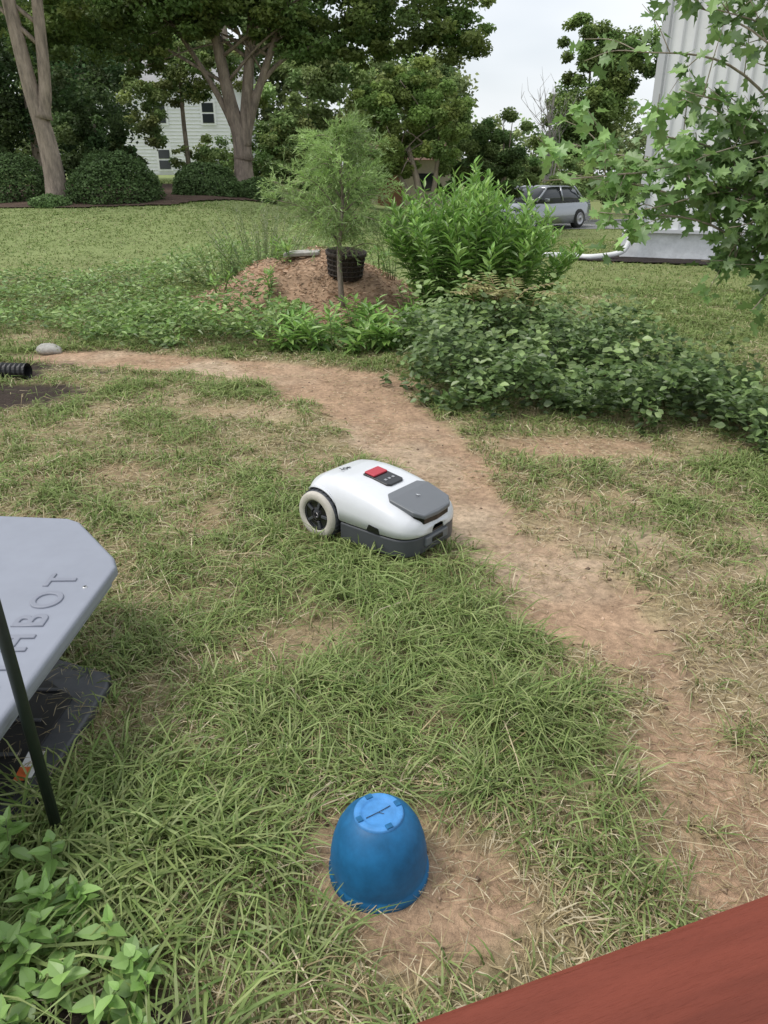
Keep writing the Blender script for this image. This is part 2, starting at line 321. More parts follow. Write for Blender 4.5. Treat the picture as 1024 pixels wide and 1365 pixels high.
# ------------------------------------------------------------ young cypress
e=empty('young_cypress_tree'); mb=MB();ms=MB()
bx,by=-.46,8.35; b0=zs(bx,by)-.03
TP=curve([(bx,by,b0),(bx-.02,by,b0+.6),(bx+.03,by,b0+1.2),(bx-.06,by,b0+1.8)],14); ms.add(*tube(TP,np.linspace(.034,.006,14),8),(.2,.14,.1))
for i in range(95):
    t=rng.uniform(.30,1)**.85; p=TP[min(int(t*13),13)]; a=rng.uniform(0,2*np.pi); ln=(.9*(1.12-t))*rng.uniform(.5,1.2)+.12; up=rng.uniform(.0,.8)
    tip=p+np.array([np.cos(a)*ln,np.sin(a)*ln,ln*up]); P=curve([p,(p+tip)/2+[0,0,.14*ln],tip],10)
    ms.add(*tube(P,np.linspace(.006,.002,10),4),(.16,.15,.07))
    br=rng.uniform(.55,1.35)
    for j in range(17):
        q=P[rng.integers(1,10)]; d=nrm(nrm(tip-p)*.9+rdir(1)[0]*.8+[0,0,-.1]); l=rng.uniform(.12,.25); m=18
        tt=np.linspace(0,1,m)[:,None]; Q=q+d*l*tt+np.array([0,0,-.07])*tt*tt
        scatter(mb,FL,Q,nrm(d+rdir(m)*.75),rdir(m),rng.uniform(.03,.06,m),.0095,np.array([.33,.47,.165])*br*rng.uniform(.8,1.2)*rng.uniform(.85,1.15,(m,1)))
ms.build('trunk',M_bark,e,True); mb.build('needles',M_leaf,e)
def box(name,c,s,m,parent=None,rot=(0,0,0),bev=.0,seg=2):
    me=bpy.data.meshes.new(name); x,y,z=[q/2 for q in s]
    v=[(-x,-y,-z),(x,-y,-z),(x,y,-z),(-x,y,-z),(-x,-y,z),(x,-y,z),(x,y,z),(-x,y,z)]
    me.from_pydata(v,[],[(0,3,2,1),(4,5,6,7),(0,1,5,4),(1,2,6,5),(2,3,7,6),(3,0,4,7)]); me.materials.append(m)
    o=bpy.data.objects.new(name,me); o.location=c; o.rotation_euler=rot; S.collection.objects.link(o)
    if parent: o.parent=parent
    if bev:
        b=o.modifiers.new('b','BEVEL'); b.width=bev; b.segments=seg; b.limit_method='NONE'
    return o
def extrude(name,outline,z0,z1,m,parent=None,bev=0,loc=(0,0,0),rot=(0,0,0),seg=3):
    me=bpy.data.meshes.new(name); n=len(outline)
    v=[(*p,z0) for p in outline]+[(*p,z1) for p in outline]
    f=[tuple(range(n))[::-1],tuple(range(n,2*n))]+[(i,(i+1)%n,n+(i+1)%n,n+i) for i in range(n)]
    me.from_pydata(v,[],f); me.materials.append(m); o=bpy.data.objects.new(name,me); o.location=loc;o.rotation_euler=rot; S.collection.objects.link(o)
    if parent:o.parent=parent
    if bev:
        b=o.modifiers.new('b','BEVEL'); b.width=bev;b.segments=seg; b.limit_method='ANGLE'
        for p in me.polygons:p.use_smooth=True
        b.harden_normals=True
    return o
def lathe(name,prof,m,parent,seg=32,axis='y',loc=(0,0,0),smooth=True,rot=(0,0,0)):
    mb=MB();V=[];F=[];K=len(prof)
    for i in range(seg):
        a=2*math.pi*i/seg
        for r,h in prof:
            V.append((r*math.cos(a),h,r*math.sin(a)) if axis=='y' else (r*math.cos(a),r*math.sin(a),h))
    for i in range(seg):
        for j in range(K-1):
            a=i*K+j;b=((i+1)%seg)*K+j
            F+=[(a,a+1,b+1),(a,b+1,b)] if axis=='y' else [(a,b,b+1),(a,b+1,a+1)]
    mb.add(V,F); o=mb.build(name,m,parent,smooth); o.location=loc; o.rotation_euler=rot; return o
M_stone=mat('stone',(.38,.37,.34),.9,nscale=12,nvar=.3,bump=.01)
extrude('stone_slab',[(-.24,-.10),(.18,-.12),(.23,.06),(.05,.12),(-.2,.08)],0,.045,M_stone,bev=.012,loc=(-.98,9.4,zs(-.98,9.4)-.01),rot=(.05,-.04,.2))
M_pl=mat('dark_planter',(.055,.042,.034),.7,nscale=40,nvar=.6,bump=.02,bscale=45)
P=empty('planter_pot',(-.45,8.95,zs(-.45,8.95)-.03)); P.rotation_euler=(.12,.06,0)
lathe('body',[(0,-.02),(.17,-.02),(.19,.06),(.215,.24),(.235,.245),(.238,.285),(.22,.285),(.20,.2),(0,.19)],M_pl,P,32,'z')
for k in range(22):
    a=k*2*math.pi/22; box(f'rib_{k}',(.2*math.cos(a),.2*math.sin(a),.12),(.018,.016,.24),M_pl,P,(0,.1,a),.003)
for k in range(4):
    zz=.03+.055*k; r=.186+.026*zz/.24; lathe(f'ring_{k}',[(r,zz),(r+.018,zz+.004),(r+.018,zz+.014),(r,zz+.018)],M_pl,P,32,'z')
def rock(name,loc,s,seed,m):
    bpy.ops.mesh.primitive_ico_sphere_add(subdivisions=3,radius=1,location=loc); o=bpy.context.object;o.name=name
    for v in o.data.vertices:
        f=.75+.5*float(fbm(v.co.x*1.7+v.co.z,v.co.y*1.7+seed,seed)); v.co=Vector((v.co.x*s[0]*f,v.co.y*s[1]*f,v.co.z*s[2]*f))
    for p in o.data.polygons:p.use_smooth=True
    o.data.materials.append(m);return o
rock('rock',(-3.1,6.85,.015),(.12,.09,.055),3,M_stone)
mb=MB(); xs=np.linspace(0,1.3,131); V,F=tube(np.stack([-2.85-xs,5.85+0*xs+.1*xs,.06+0*xs],1),np.where((np.arange(131)//2)%2==0,.066,.052),16,cap=False); mb.add(V,F)
xs2=np.array([0,1.3]); V,F=tube(np.stack([-2.85-xs2,5.85+.1*xs2,.06+0*xs2],1),.046,16,cap=False); mb.add(V,F)
M_blk=mat('black_plastic',(.018,.018,.02),.45); mb.build('corrugated_pipe',M_blk)
# ------------------------------------------------------------ trees
def crown(mb,blobs,n,L,col,var=.34,sub=22,spread=.27,tmpl=DI):
    w=np.array([b[1][0]*b[1][2] for b in blobs]); w=w/w.sum()
    for (c,r),ww in zip(blobs,w):
        k=max(4,int(sub*(r[0]*r[2])**.5)); m=int(n*ww); r=np.array(r);c=np.array(c)
        d=rdir(k); rad=rng.random(k)**.4*.95; cc=c+d*rad[:,None]*r
        i=rng.integers(0,k,m); o=rng.normal(0,1,(m,3)); o=o/np.maximum(np.linalg.norm(o,axis=1,keepdims=True),.01)*(rng.random((m,1))**.5)
        sg=(spread*rng.uniform(.5,1.3,k))[i][:,None]; P=cc[i]+o*sg*r*[1,1,.75]
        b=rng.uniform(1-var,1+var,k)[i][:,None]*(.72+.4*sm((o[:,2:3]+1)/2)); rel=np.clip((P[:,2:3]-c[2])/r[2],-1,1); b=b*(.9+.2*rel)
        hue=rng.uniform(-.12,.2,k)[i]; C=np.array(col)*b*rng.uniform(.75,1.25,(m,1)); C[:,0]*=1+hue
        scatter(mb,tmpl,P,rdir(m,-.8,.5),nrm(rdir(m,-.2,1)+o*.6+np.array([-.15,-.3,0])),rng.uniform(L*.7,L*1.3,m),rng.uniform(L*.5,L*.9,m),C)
def tree(name,trunks,blobs,n,L,col,limbs=0,**k):
    e=empty(name); ms=MB()
    for P,r0,r1 in trunks:
        Q=curve(P,14); rr=np.linspace(r0,r1,14); rr[0]*=1.35; rr[1]*=1.1; ms.add(*tube(Q,rr,10))
    for i in range(limbs):
        c,r=blobs[rng.integers(0,len(blobs))]; P,r0,r1=trunks[rng.integers(0,len(trunks))]; Q=curve(P,14); s=Q[rng.integers(8,14)]; t=np.array(c)+rdir(1)[0]*np.array(r)*.7
        ms.add(*tube(curve([s,(s+t)/2+[0,0,.2],t],8),np.linspace(r1*.5,.012,8),5))
    ms.build('trunk',M_bark,e,True); mb=MB(); crown(mb,blobs,n,L,col,**k); mb.build('foliage',M_far,e); return e
DG=(.135,.21,.07);MG=(.19,.285,.085);LG=(.29,.39,.15)
g=lambda x,y:float(hgt(x,y))
z=g(-8.1,20)
tree('shade_tree',[([(-8.1,20,z-.1),(-8.15,20,2.2),(-8.35,20,3.5),(-8.6,20,6.5)],.27,.13),([(-8.15,20,2.7),(-7.95,20,3.6),(-7.75,20,6.5)],.17,.11)],
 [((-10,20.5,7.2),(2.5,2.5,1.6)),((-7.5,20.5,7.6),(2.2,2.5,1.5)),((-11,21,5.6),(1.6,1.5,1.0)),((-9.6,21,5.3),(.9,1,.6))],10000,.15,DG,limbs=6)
z=g(-4.5,26)
tree('maple_tree',[([(-4.5,26,z-.1),(-4.5,26,2.4),(-4.8,26,3.8),(-5.3,26,7)],.33,.12),([(-4.45,26,1.9),(-4.25,26,3.4),(-3.7,26,7)],.24,.12),([(-4.4,26,2.3),(-3.9,26,3.7),(-2.6,26,6.6)],.17,.08),
  ([(-4.7,26,2.9),(-5.4,26,4.2),(-6.7,26,6.2)],.11,.05),([(-4.1,26,3.6),(-2.9,26,4.7),(-.5,26,5.4)],.08,.03)],
 [((-8.2,26,5.9),(2.4,2.4,1.4)),((-10.3,26,5.4),(1.6,2,1.3)),((-6.3,26,6.4),(2.2,2.4,1.5)),((-4.4,25,6.6),(2.4,1.8,1.3)),((-1.9,26,6.0),(2.3,2.4,1.5)),((.6,26,5.9),(1.9,2,1.4)),((2.2,26,5.5),(1.4,1.5,1.1)),((-.5,26,4.9),(1.4,1.5,.6)),((-7.4,26,4.8),(1.1,1.2,.6)),((-5.8,25.5,5.5),(1.2,1.2,.7)),((-2.8,25.6,5.4),(1.2,1.2,.6)),((-4,26,9.5),(5,5,2.5))],
 95000,.14,MG,limbs=26,sub=30,spread=.25)
tree('evergreen_tree',[([(-13,31,1),(-13,31,6)],.3,.15)],[((-14.5,31,4.5),(3,2.5,3.8)),((-11.5,32,3.5),(2.2,2,2.8)),((-17,30,5),(3,3,4.5))],32000,.17,(.08,.135,.05))
tree('evergreen_tree',[([(-9.8,28,1),(-9.8,28,3)],.2,.1)],[((-9.9,28,2.4),(1.3,1.5,1.5)),((-8.9,28,1.8),(.8,1,.9))],12000,.13,(.10,.165,.06))
tree('evergreen_tree',[([(-12.8,36,1),(-12.8,36,7)],.3,.15)],[((-12.8,37,6.5),(2.6,2.5,3)),((-15,37,7),(4,2.5,3.5))],14000,.22,(.12,.19,.075))
tree('birch_tree',[([(-7.15,30,1.0),(-7.2,30,3.5),(-7.1,30,5.5)],.10,.05)],[((-7.5,30,4.7),(1.7,1.1,1.2)),((-6.0,30,4.9),(1.3,1.1,1.0)),((-8.4,30,3.4),(1.0,.8,1.1)),((-6.4,30,2.3),(.7,.6,.7)),((-7.4,30,2.0),(.5,.5,.5))],15000,.12,LG)
tree('background_tree',[([(-3,34,1),(-3,34,5)],.2,.1)],[((-3.6,34,3.2),(1.8,1.5,2.2)),((-1.6,35,4.0),(1.9,1.5,2.2)),((-2.6,35,5.6),(1.6,1.5,1.2)),((.5,37,4.4),(2.3,1.6,2.6)),((2.6,38,4.4),(1.6,1.6,2.6))],38000,.17,(.29,.385,.15))
tree('background_tree',[([(-11,60,1),(-11,60,12)],.4,.2)],[((-12,62,10.5),(5,3,4)),((-19,62,11),(5,3,4.5)),((-6,62,9.5),(3.6,3,4)),((-10,63,14),(6,3,3))],16000,.5,(.22,.31,.12),sub=14,spread=.32)
tree('ornamental_tree',[([(1.25,24,-.1),(1.0,24,1.2),(.7,24,2.2)],.13,.07),([(1.25,24,0),(1.5,24,1.2),(1.6,24,2.3)],.1,.05),([(1.1,24,.3),(.6,24,1.2),(.1,24,2)],.08,.04)],
 [((.3,24,2.6),(1.25,1.2,1.2)),((1.35,24,3.3),(1.2,1.2,1.1)),((.6,24,3.9),(.8,.9,.6)),((1.9,24,2.3),(.8,1,1.0)),((-.3,24,3.2),(.7,.8,.7)),((.4,24,1.7),(.9,.9,.6))],34000,.10,(.25,.36,.105),limbs=10)
tree('crabapple_tree',[([(3.4,27,-.3),(3.3,27,.9),(3.2,27,1.7)],.14,.08),([(3.4,27,-.2),(3.9,27,1.1),(4.2,27,1.8)],.1,.05)],
 [((3.0,27,2.1),(1.1,1.1,1.1)),((3.9,27,2.4),(1.0,1,1.0)),((2.4,27,1.5),(.8,.9,.8)),((4.5,27,1.6),(.8,.8,.8)),((3.4,27,1.3),(1.2,1,.7))],34000,.09,(.14,.215,.07),limbs=6)
tree('linden_tree',[([(9.3,38,-.3),(9.2,38,5)],.3,.12)],[((9.3,38,4.7),(1.9,1.9,2.5)),((8.9,38,6.8),(1.3,1.4,1.3)),((10.8,38,6.0),(1.5,1.5,2.0)),((8.1,38,3.2),(1.3,1.4,1.6))],40000,.15,(.19,.29,.085),limbs=6)
e=empty('bare_tree'); ms=MB()
for i in range(14):
    b=np.array([7.3,36.5,-.3]); m=b+[rng.normal(0,.15),0,3.0]; t=b+[rng.normal(0,.7),rng.normal(0,.5),rng.uniform(4.0,5.4)]
    P=curve([b,m,t],10); ms.add(*tube(P,np.linspace(.04,.006,10),5))
    for j in range(10):
        q=P[rng.integers(4,10)]; ms.add(*tube([q,q+[rng.normal(0,.25),0,rng.uniform(.2,.6)]],[.008,.003],4))
M_gray=mat('grey_bark',(.3,.28,.26),.9,nscale=5); ms.build('branches',M_gray,e)
mb=MB(); bl=[]
for x in np.arange(-50,60,3.6):
    if x<-9: hh=rng.uniform(10,12)
    elif x<5.5: hh=rng.uniform(8,10)
    elif x<15: hh=rng.uniform(5.0,6.6)
    else: hh=8
    yy=66+rng.uniform(-4,4); bl.append(((x+rng.uniform(-1,1),yy,hh*.5),(2.9,2.5,hh*.55)))
    bl.append(((x+rng.uniform(-2,2),yy-5,hh*.22+.3),(2.6,2,hh*.35)))
bl=[b for b in bl if not(-18<b[0][0]<-8 and b[0][1]<63)]
crown(mb,bl,80000,.4,(.26,.345,.155),sub=13,spread=.3); mb.build('distant_trees',M_far)
mb=MB(); bl=[((x,33+rng.uniform(-1,2),.9+rng.uniform(0,.4)+(.8 if x<-3 else 0)),(1.4,1,1.0+rng.uniform(0,.5))) for x in [-6.4,-5.2,-3.8,-2.4,-1.2,4.2,5.6,7.0,8.6,10]]
crown(mb,bl,28000,.13,(.20,.29,.10),sub=18); mb.build('shrubs',M_far)
def bush(c,r,n=10000,col=(.105,.17,.062)):
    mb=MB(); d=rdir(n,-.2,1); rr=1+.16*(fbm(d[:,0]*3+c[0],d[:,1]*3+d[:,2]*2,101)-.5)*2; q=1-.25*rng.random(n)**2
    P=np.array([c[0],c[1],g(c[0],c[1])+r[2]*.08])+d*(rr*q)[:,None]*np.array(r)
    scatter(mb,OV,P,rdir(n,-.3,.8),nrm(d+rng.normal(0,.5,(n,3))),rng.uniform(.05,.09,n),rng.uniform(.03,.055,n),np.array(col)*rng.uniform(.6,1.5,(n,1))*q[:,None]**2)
    mb.build('rounded_bush',M_far)
bush((-9.6,20.6),(1.15,1.0,1.0)); bush((-6.75,20.2),(1.15,1.0,1.0)); bush((-4.95,22.5),(.95,.8,.72)); bush((-3.6,23),(.6,.6,.5),6000)
bush((-8.0,19.2),(.45,.35,.22),3000,(.18,.28,.11))
def bed(name,P,dz,col):
    P=np.array(P);xs=np.arange(P[:,0].min(),P[:,0].max(),.15);ys=np.arange(P[:,1].min(),P[:,1].max(),.15)
    gg=grid(xs,ys,hgt,lambda x,y:np.array(col)*(.6+.8*fbm(x*5,y*5,111))[...,None],lambda x,y:inpoly(x.ravel(),y.ravel(),P).reshape(x.shape),dz); return gg.build(name,M_ground,smooth=True)
bed('mulch_bed',[(-13,19.6),(-10,18.9),(-7.5,18.7),(-5,19.3),(-3.9,21.5),(-3.2,22.5),(-2.9,25),(-5,28),(-14,26)],.03,(.10,.07,.055))
bed('mulch_bed',[(3.5,14.6),(4.3,14.2),(6.5,13.3),(9,12.4),(9,13.7),(4.6,15.4),(3.7,15.9)],.03,(.04,.032,.03))
# ------------------------------------------------------------ houses
M_white=mat('white_siding',(.76,.77,.79),.55,nscale=1.5,nvar=.05)
M_wt=mat('white_trim',(.76,.77,.78),.5,nscale=3,nvar=.04)
M_found=mat('painted_block',(.70,.72,.74),.8,nscale=6,nvar=.15,bump=.01)
M_glass=mat('window_glass',(.03,.035,.04),.08)
M_roof=mat('roof_shingle',(.12,.11,.105),.9,nscale=8,nvar=.3)
H=empty('white_house',(4.45,15.1,0),math.radians(-20))
box('foundation',(4.9,3.55,.16),(9.6,6.9,.62),M_found,H)
box('walls',(5.05,3.55,3.75),(9.4,7.0,6.54),M_white,H)
mb=MB()
def addbox(mb,c,s):
    x,y,z=[q/2 for q in s]; v=np.array([(-x,-y,-z),(x,-y,-z),(x,y,-z),(-x,y,-z),(-x,-y,z),(x,-y,z),(x,y,z),(-x,y,z)])+np.array(c)
    q=[(0,3,2,1),(4,5,6,7),(0,1,5,4),(1,2,6,5),(2,3,7,6),(3,0,4,7)]; f=[]
    for a,b,c2,d in q: f+=[(a,b,c2),(a,c2,d)]
    mb.add(v,f)
for i in range(47): addbox(mb,(.5+i*.2,.035,3.75),(.025,.04,6.5))
addbox(mb,(.39,.03,3.75),(.12,.07,6.52)); addbox(mb,(5.05,.02,.51),(9.44,.08,.06))
mb.build('battens',mat('batten_grey',(.52,.53,.56),.6,nscale=3,nvar=.04),H)
me=bpy.data.meshes.new('roof'); v=[(0,-.5,6.9),(10.1,-.5,6.9),(10.1,7.6,6.9),(0,7.6,6.9),(0,3.55,9.3),(10.1,3.55,9.3)]
me.from_pydata(v,[],[(0,1,5,4),(3,4,5,2),(0,4,3),(1,2,5),(0,3,2,1)]); me.materials.append(M_roof); o=bpy.data.objects.new('roof',me);S.collection.objects.link(o);o.parent=H
for k,xx in enumerate([5.2,7.6]):
    box(f'window_frame_{k}',(xx,.02,2.4),(1.1,.12,1.5),M_wt,H); box(f'window_pane_{k}',(xx,-.045,2.4),(.9,.02,1.3),M_glass,H)
mb=MB(); mb.add(*tube(curve([(.30,-.06,.75),(.25,-.1,.3),(.1,-.2,.12),(-.4,-.5,.06),(-.8,-.25,.06),(-1.3,-.45,.06)],26),.05,10)); mb.build('downspout',M_wt,H,True)
H=empty('colonial_house',(-13.5,52,1.3))
box('walls',(0,4,2.4),(8.6,8,5.6),M_white,H)
mb=MB()
for i in range(27): addbox(mb,(0,-.02,-.2+i*.2),(8.62,.03,.02))
mb.build('siding_lines',M_wt,H)
me=bpy.data.meshes.new('roof'); v=[(-4.7,-.4,5.1),(4.7,-.4,5.1),(4.7,8.4,5.1),(-4.7,8.4,5.1),(-4.7,4,6.9),(4.7,4,6.9)]
me.from_pydata(v,[],[(0,1,5,4),(3,4,5,2),(0,4,3),(1,2,5),(0,3,2,1)]); me.materials.append(mat('grey_roof',(.3,.3,.3),.9,nscale=4)); o=bpy.data.objects.new('roof',me);S.collection.objects.link(o);o.parent=H
k=0
for xx in(-3.2,-.4,2.6):
    for zz in(1.0,3.6):
        box(f'frame_{k}',(xx,-.04,zz),(.95,.1,1.35),M_wt,H); box(f'pane_{k}',(xx,-.1,zz+.3),(.7,.04,.5),M_glass,H); box(f'pane_low_{k}',(xx,-.1,zz-.3),(.7,.04,.5),M_glass,H);k+=1
M_beige=mat('beige_stucco',(.5,.43,.35),.8,nscale=3)
H=empty('beige_garage',(1.2,40,-.2))
box('walls',(0,2,1.1),(4.2,4,2.4),M_beige,H); me=bpy.data.meshes.new('roof'); v=[(-2.4,-.4,2.3),(2.4,-.4,2.3),(2.4,4.4,2.3),(-2.4,4.4,2.3),(-2.4,2,3.4),(2.4,2,3.4)]
me.from_pydata(v,[],[(0,1,5,4),(3,4,5,2),(0,4,3),(1,2,5),(0,3,2,1)]); me.materials.append(mat('brown_roof',(.2,.12,.09),.9,nscale=5)); o=bpy.data.objects.new('roof',me);S.collection.objects.link(o);o.parent=H
box('door',(-.9,-.03,.9),(1.2,.1,1.9),mat('brown_door',(.22,.10,.06),.6,nscale=5),H); box('window_pane',(.9,-.03,1.3),(.9,.1,.8),M_glass,H)
bed('driveway',[(3.5,29),(3.8,34),(16,36),(16,28)],.02,(.26,.26,.26))
# ------------------------------------------------------------ car
M_car=mat('silver_paint',(.30,.315,.34),.25,metal=.6,coat=.8)
M_tire=mat('rubber',(.02,.02,.02),.8)
C=empty('parked_car',(5.55,29.0,g(5.55,29)+.01),math.radians(222))
def loft(name,st,prof,m,parent,smooth=True):
    mb=MB();V=[];K=len(prof)
    for x,z0,z1,w0,w1 in st:
        for (py,pz) in prof: w=w0+(w1-w0)*pz; V.append((x,py*w,z0+(z1-z0)*pz))
    F=[]
    for i in range(len(st)-1):
        for j in range(K): a=i*K+j;b=i*K+(j+1)%K; F+=[(a,b+K,b),(a,a+K,b+K)]
    n=len(st)
    for j in range(1,K-1): F.append((0,j,j+1)); F.append(((n-1)*K,(n-1)*K+j+1,(n-1)*K+j))
    mb.add(V,F); return mb.build(name,m,parent,smooth)
pb=[(-1,0),(-1.02,.35),(-1,.7),(-.93,.92),(-.7,1),(0,1.02),(.7,1),(.93,.92),(1,.7),(1.02,.35),(1,0)]
loft('body',[(-2.3,.42,.85,.72,.66),(-2.22,.3,.98,.82,.76),(-1.8,.22,1.02,.88,.82),(-1,.2,1.0,.9,.85),(0,.2,.97,.9,.86),(.9,.2,.94,.9,.84),(1.5,.2,.87,.89,.8),(2.0,.22,.76,.86,.72),(2.28,.28,.64,.74,.62),(2.34,.35,.55,.66,.56)],pb,M_car,C)
pg=[(-1,0),(-.98,.5),(-.93,.9),(-.8,1),(0,1.03),(.8,1),(.93,.9),(.98,.5),(1,0)]
loft('windows',[(-2.0,.9,.98,.78,.7),(-1.35,.9,1.36,.82,.62),(-.9,.9,1.42,.83,.62),(.1,.9,1.42,.83,.62),(.45,.9,1.36,.82,.62),(1.25,.88,.95,.76,.68)],pg,M_glass,C)
loft('roof',[(-1.3,1.36,1.40,.62,.56),(-.9,1.405,1.455,.64,.58),(.1,1.405,1.455,.64,.58),(.4,1.36,1.40,.62,.56)],pg,M_car,C)
for nm,x in(('pillar_a',.85),('pillar_b',-.4),('pillar_c',-1.5)):
    for sgn in(-1,1):
        dx={'pillar_a':-.5,'pillar_b':0,'pillar_c':.25}[nm]
        mb=MB(); mb.add(*tube([(x+(.28 if nm=='pillar_a' else 0)-(.2 if nm=='pillar_c' else 0),sgn*.82,.93),(x+dx,sgn*.645,1.41)],.035,6)); mb.build(nm,M_car,C,True)
M_rim=mat('alloy',(.4,.4,.42),.3,metal=.8)
for x in(-1.4,1.42):
    for s in(-1,1):
        lathe('tire',[(0,s*.1),(.2,s*.11),(.3,s*.11),(.33,s*.07),(.33,-s*.1),(.2,-s*.11)],M_tire,C,28,'y',(x,s*.82,.33))
        lathe('rim',[(0,s*.12),(.05,s*.125),(.06,s*.115),(.19,s*.115),(.2,s*.13),(.21,s*.11)],M_rim,C,28,'y',(x,s*.82,.33))
M_lamp=mat('lamp',(.8,.8,.82),.1)
for s in(-1,1):
    box('headlight',(2.2,s*.6,.62),(.2,.24,.1),M_lamp,C,bev=.03); box('mirror',(.75,s*.98,1.0),(.14,.16,.1),M_car,C,bev=.03)
box('grille',(2.33,0,.45),(.05,.8,.16),M_blk,C,bev=.02)
# ------------------------------------------------------------ mulberry tree on the right
e=empty('mulberry_tree'); ms=MB();mb=MB()
root=np.array([3.05,5.3,0.]); tips=[(.99,5.05,1.46),(1.16,5.14,1.67),(1.34,4.95,1.28),(1.58,5.1,1.74),(1.5,5.4,2.2),(1.66,5.4,2.5),(1.9,5.2,2.4),(2.15,5.3,2.55),(2.32,5.1,2.4),(1.81,5.0,1.45),(2.09,4.8,1.2),
 (2.28,4.7,.72),(2.0,4.9,1.0),(2.35,5.1,1.66),(1.2,5.3,1.5),(2.5,5.0,2.0),(1.75,5.0,1.95),(2.4,4.8,1.1),(2.6,4.9,.85),(2.45,5.0,1.4),(2.3,4.9,1.9),(1.55,5.1,1.5),(2.6,5.1,2.6),(2.2,5.0,1.35),(1.9,4.9,1.6),(1.6,4.9,1.3),(2.5,4.7,1.25),(2.1,5.0,1.75),(2.1,4.9,1.5),(2.35,4.8,1.55),(2.2,5.1,2.1)]
ms.add(*tube(curve([root,root+[-.05,0,.9],root+[-.1,0,2.0],root+[0,0,3.0]],12),np.linspace(.05,.02,12),8))
for tp in tips:
    tp=np.array(tp); s=root+np.array([-.06,0,np.clip(tp[2]*.6+rng.uniform(-.3,.2),.3,2.4)])
    mid=(s+tp)/2+np.array([0,rng.normal(0,.08),.22+.1*rng.random()]); P=curve([s,mid,tp],16); ms.add(*tube(P,np.linspace(.013,.0025,16),6),(.35,.3,.24))
    tw=[P]
    for j in range(6):
        q=P[rng.integers(5,15)]; d=nrm(nrm(tp-s)*.7+rdir(1)[0]*.8); l=rng.uniform(.18,.4); Q=curve([q,q+d*l*.5+[0,0,.03],q+d*l],8); tw.append(Q); ms.add(*tube(Q,np.linspace(.004,.0015,8),4),(.3,.3,.2))
    bright=1.45 if tp[0]<1.6 and tp[2]<1.8 else 1.
    dens=.8 if tp[2]>1.9 else 1.15
    for Q in tw:
        m=int((16 if len(Q)==16 else 11)*dens); i0=rng.integers(len(Q)//3,len(Q),m); O=Q[i0]+rng.normal(0,.02,(m,3)); D=nrm(rdir(m,-.75,.3)+[0,-.1,-.15]); O2=O+D*.03
        Cc=np.array([(.14,.245,.075),(.185,.305,.095),(.23,.36,.12)])[rng.integers(0,3,m)]*rng.uniform(.7,1.3,(m,1))*bright
        scatter(mb,LB,O2,D,nrm(rdir(m,.1,1)+[0,-.4,.3]),rng.uniform(.05,.14,m),rng.uniform(.06,.125,m),Cc)
M_twig=mat('twig',(.33,.28,.22),.8,nscale=20,nvar=.3); ms.build('branches',M_twig,e,True); mb.build('leaves',M_leaf,e)
# ------------------------------------------------------------ deck railing
M_red=mat('redwood_stain',(.18,.044,.027),.65,nscale=6,nvar=.3,bump=.003,bscale=40,stretch=(.25,3,3),spec=.25)
R=empty('deck_railing',(.010,.297,0),math.radians(19))
box('top_rail',(.6,-.07,.98),(2.6,.14,.038),M_red,R,bev=.006); box('upper_rail',(.6,-.085,.915),(2.6,.038,.088),M_red,R,bev=.004); box('lower_rail',(.6,-.085,.2),(2.6,.038,.088),M_red,R,bev=.004)
for i in range(18): box(f'baluster_{i}',(-.6+i*.14,-.125,.56),(.035,.035,.72),M_red,R,bev=.003)
for i,x in enumerate((-.65,1.85)): box(f'post_{i}',(x,-.16,.48),(.09,.09,.96),M_red,R,bev=.004)
box('deck_board',(.6,-.95,.07),(2.8,1.5,.1),M_red,R,bev=.004)
# ------------------------------------------------------------ blue pot
P=empty('blue_flower_pot',(-.012,1.24,float(hgt(-.012,1.24))-.004))
M_blue=mat('blue_plastic',(.012,.125,.29),.5,nscale=14,nvar=.28,spec=.35); M_blue2=mat('blue_plastic_base',(.075,.27,.60),.55,nscale=25,nvar=.2,spec=.3)
lathe('body',[(.102,.0),(.116,0),(.118,.006),(.118,.026),(.1135,.029),(.1125,.034),(.113,.05),(.112,.075),(.107,.105),(.098,.135),(.085,.16),(.070,.176),(.061,.183),(.057,.185)],M_blue,P,64,'z')
lathe('base_disc',[(.057,.185),(.0565,.190),(.054,.192),(.042,.192),(.039,.189),(.036,.187),(.0,.187)],M_blue2,P,64,'z')
for i in range(4):
    a=i*math.pi/2+.5; box(f'foot_{i}',(.0485*math.cos(a),.0485*math.sin(a),.193),(.013,.016,.004),M_blue,P,(0,0,a),.0012)
mb=MB(); mb.add(*tube([(-.028,-.016,.1885),(.0,.0,.190),(.026,.020,.1885)],.0009,5)); mb.add(*tube([(0,0,.189),(.012,-.004,.189)],.0007,5)); mb.build('twig',M_blk,P)
mb=MB(); mb.add(*tube([(-.794,1.315,-.05),(-.80,1.31,.5),(-.815,1.30,1.3)],.013,12)); mb.build('garden_stake',mat('dark_green_stake',(.012,.02,.016),.5,nscale=30,nvar=.2),smooth=True)
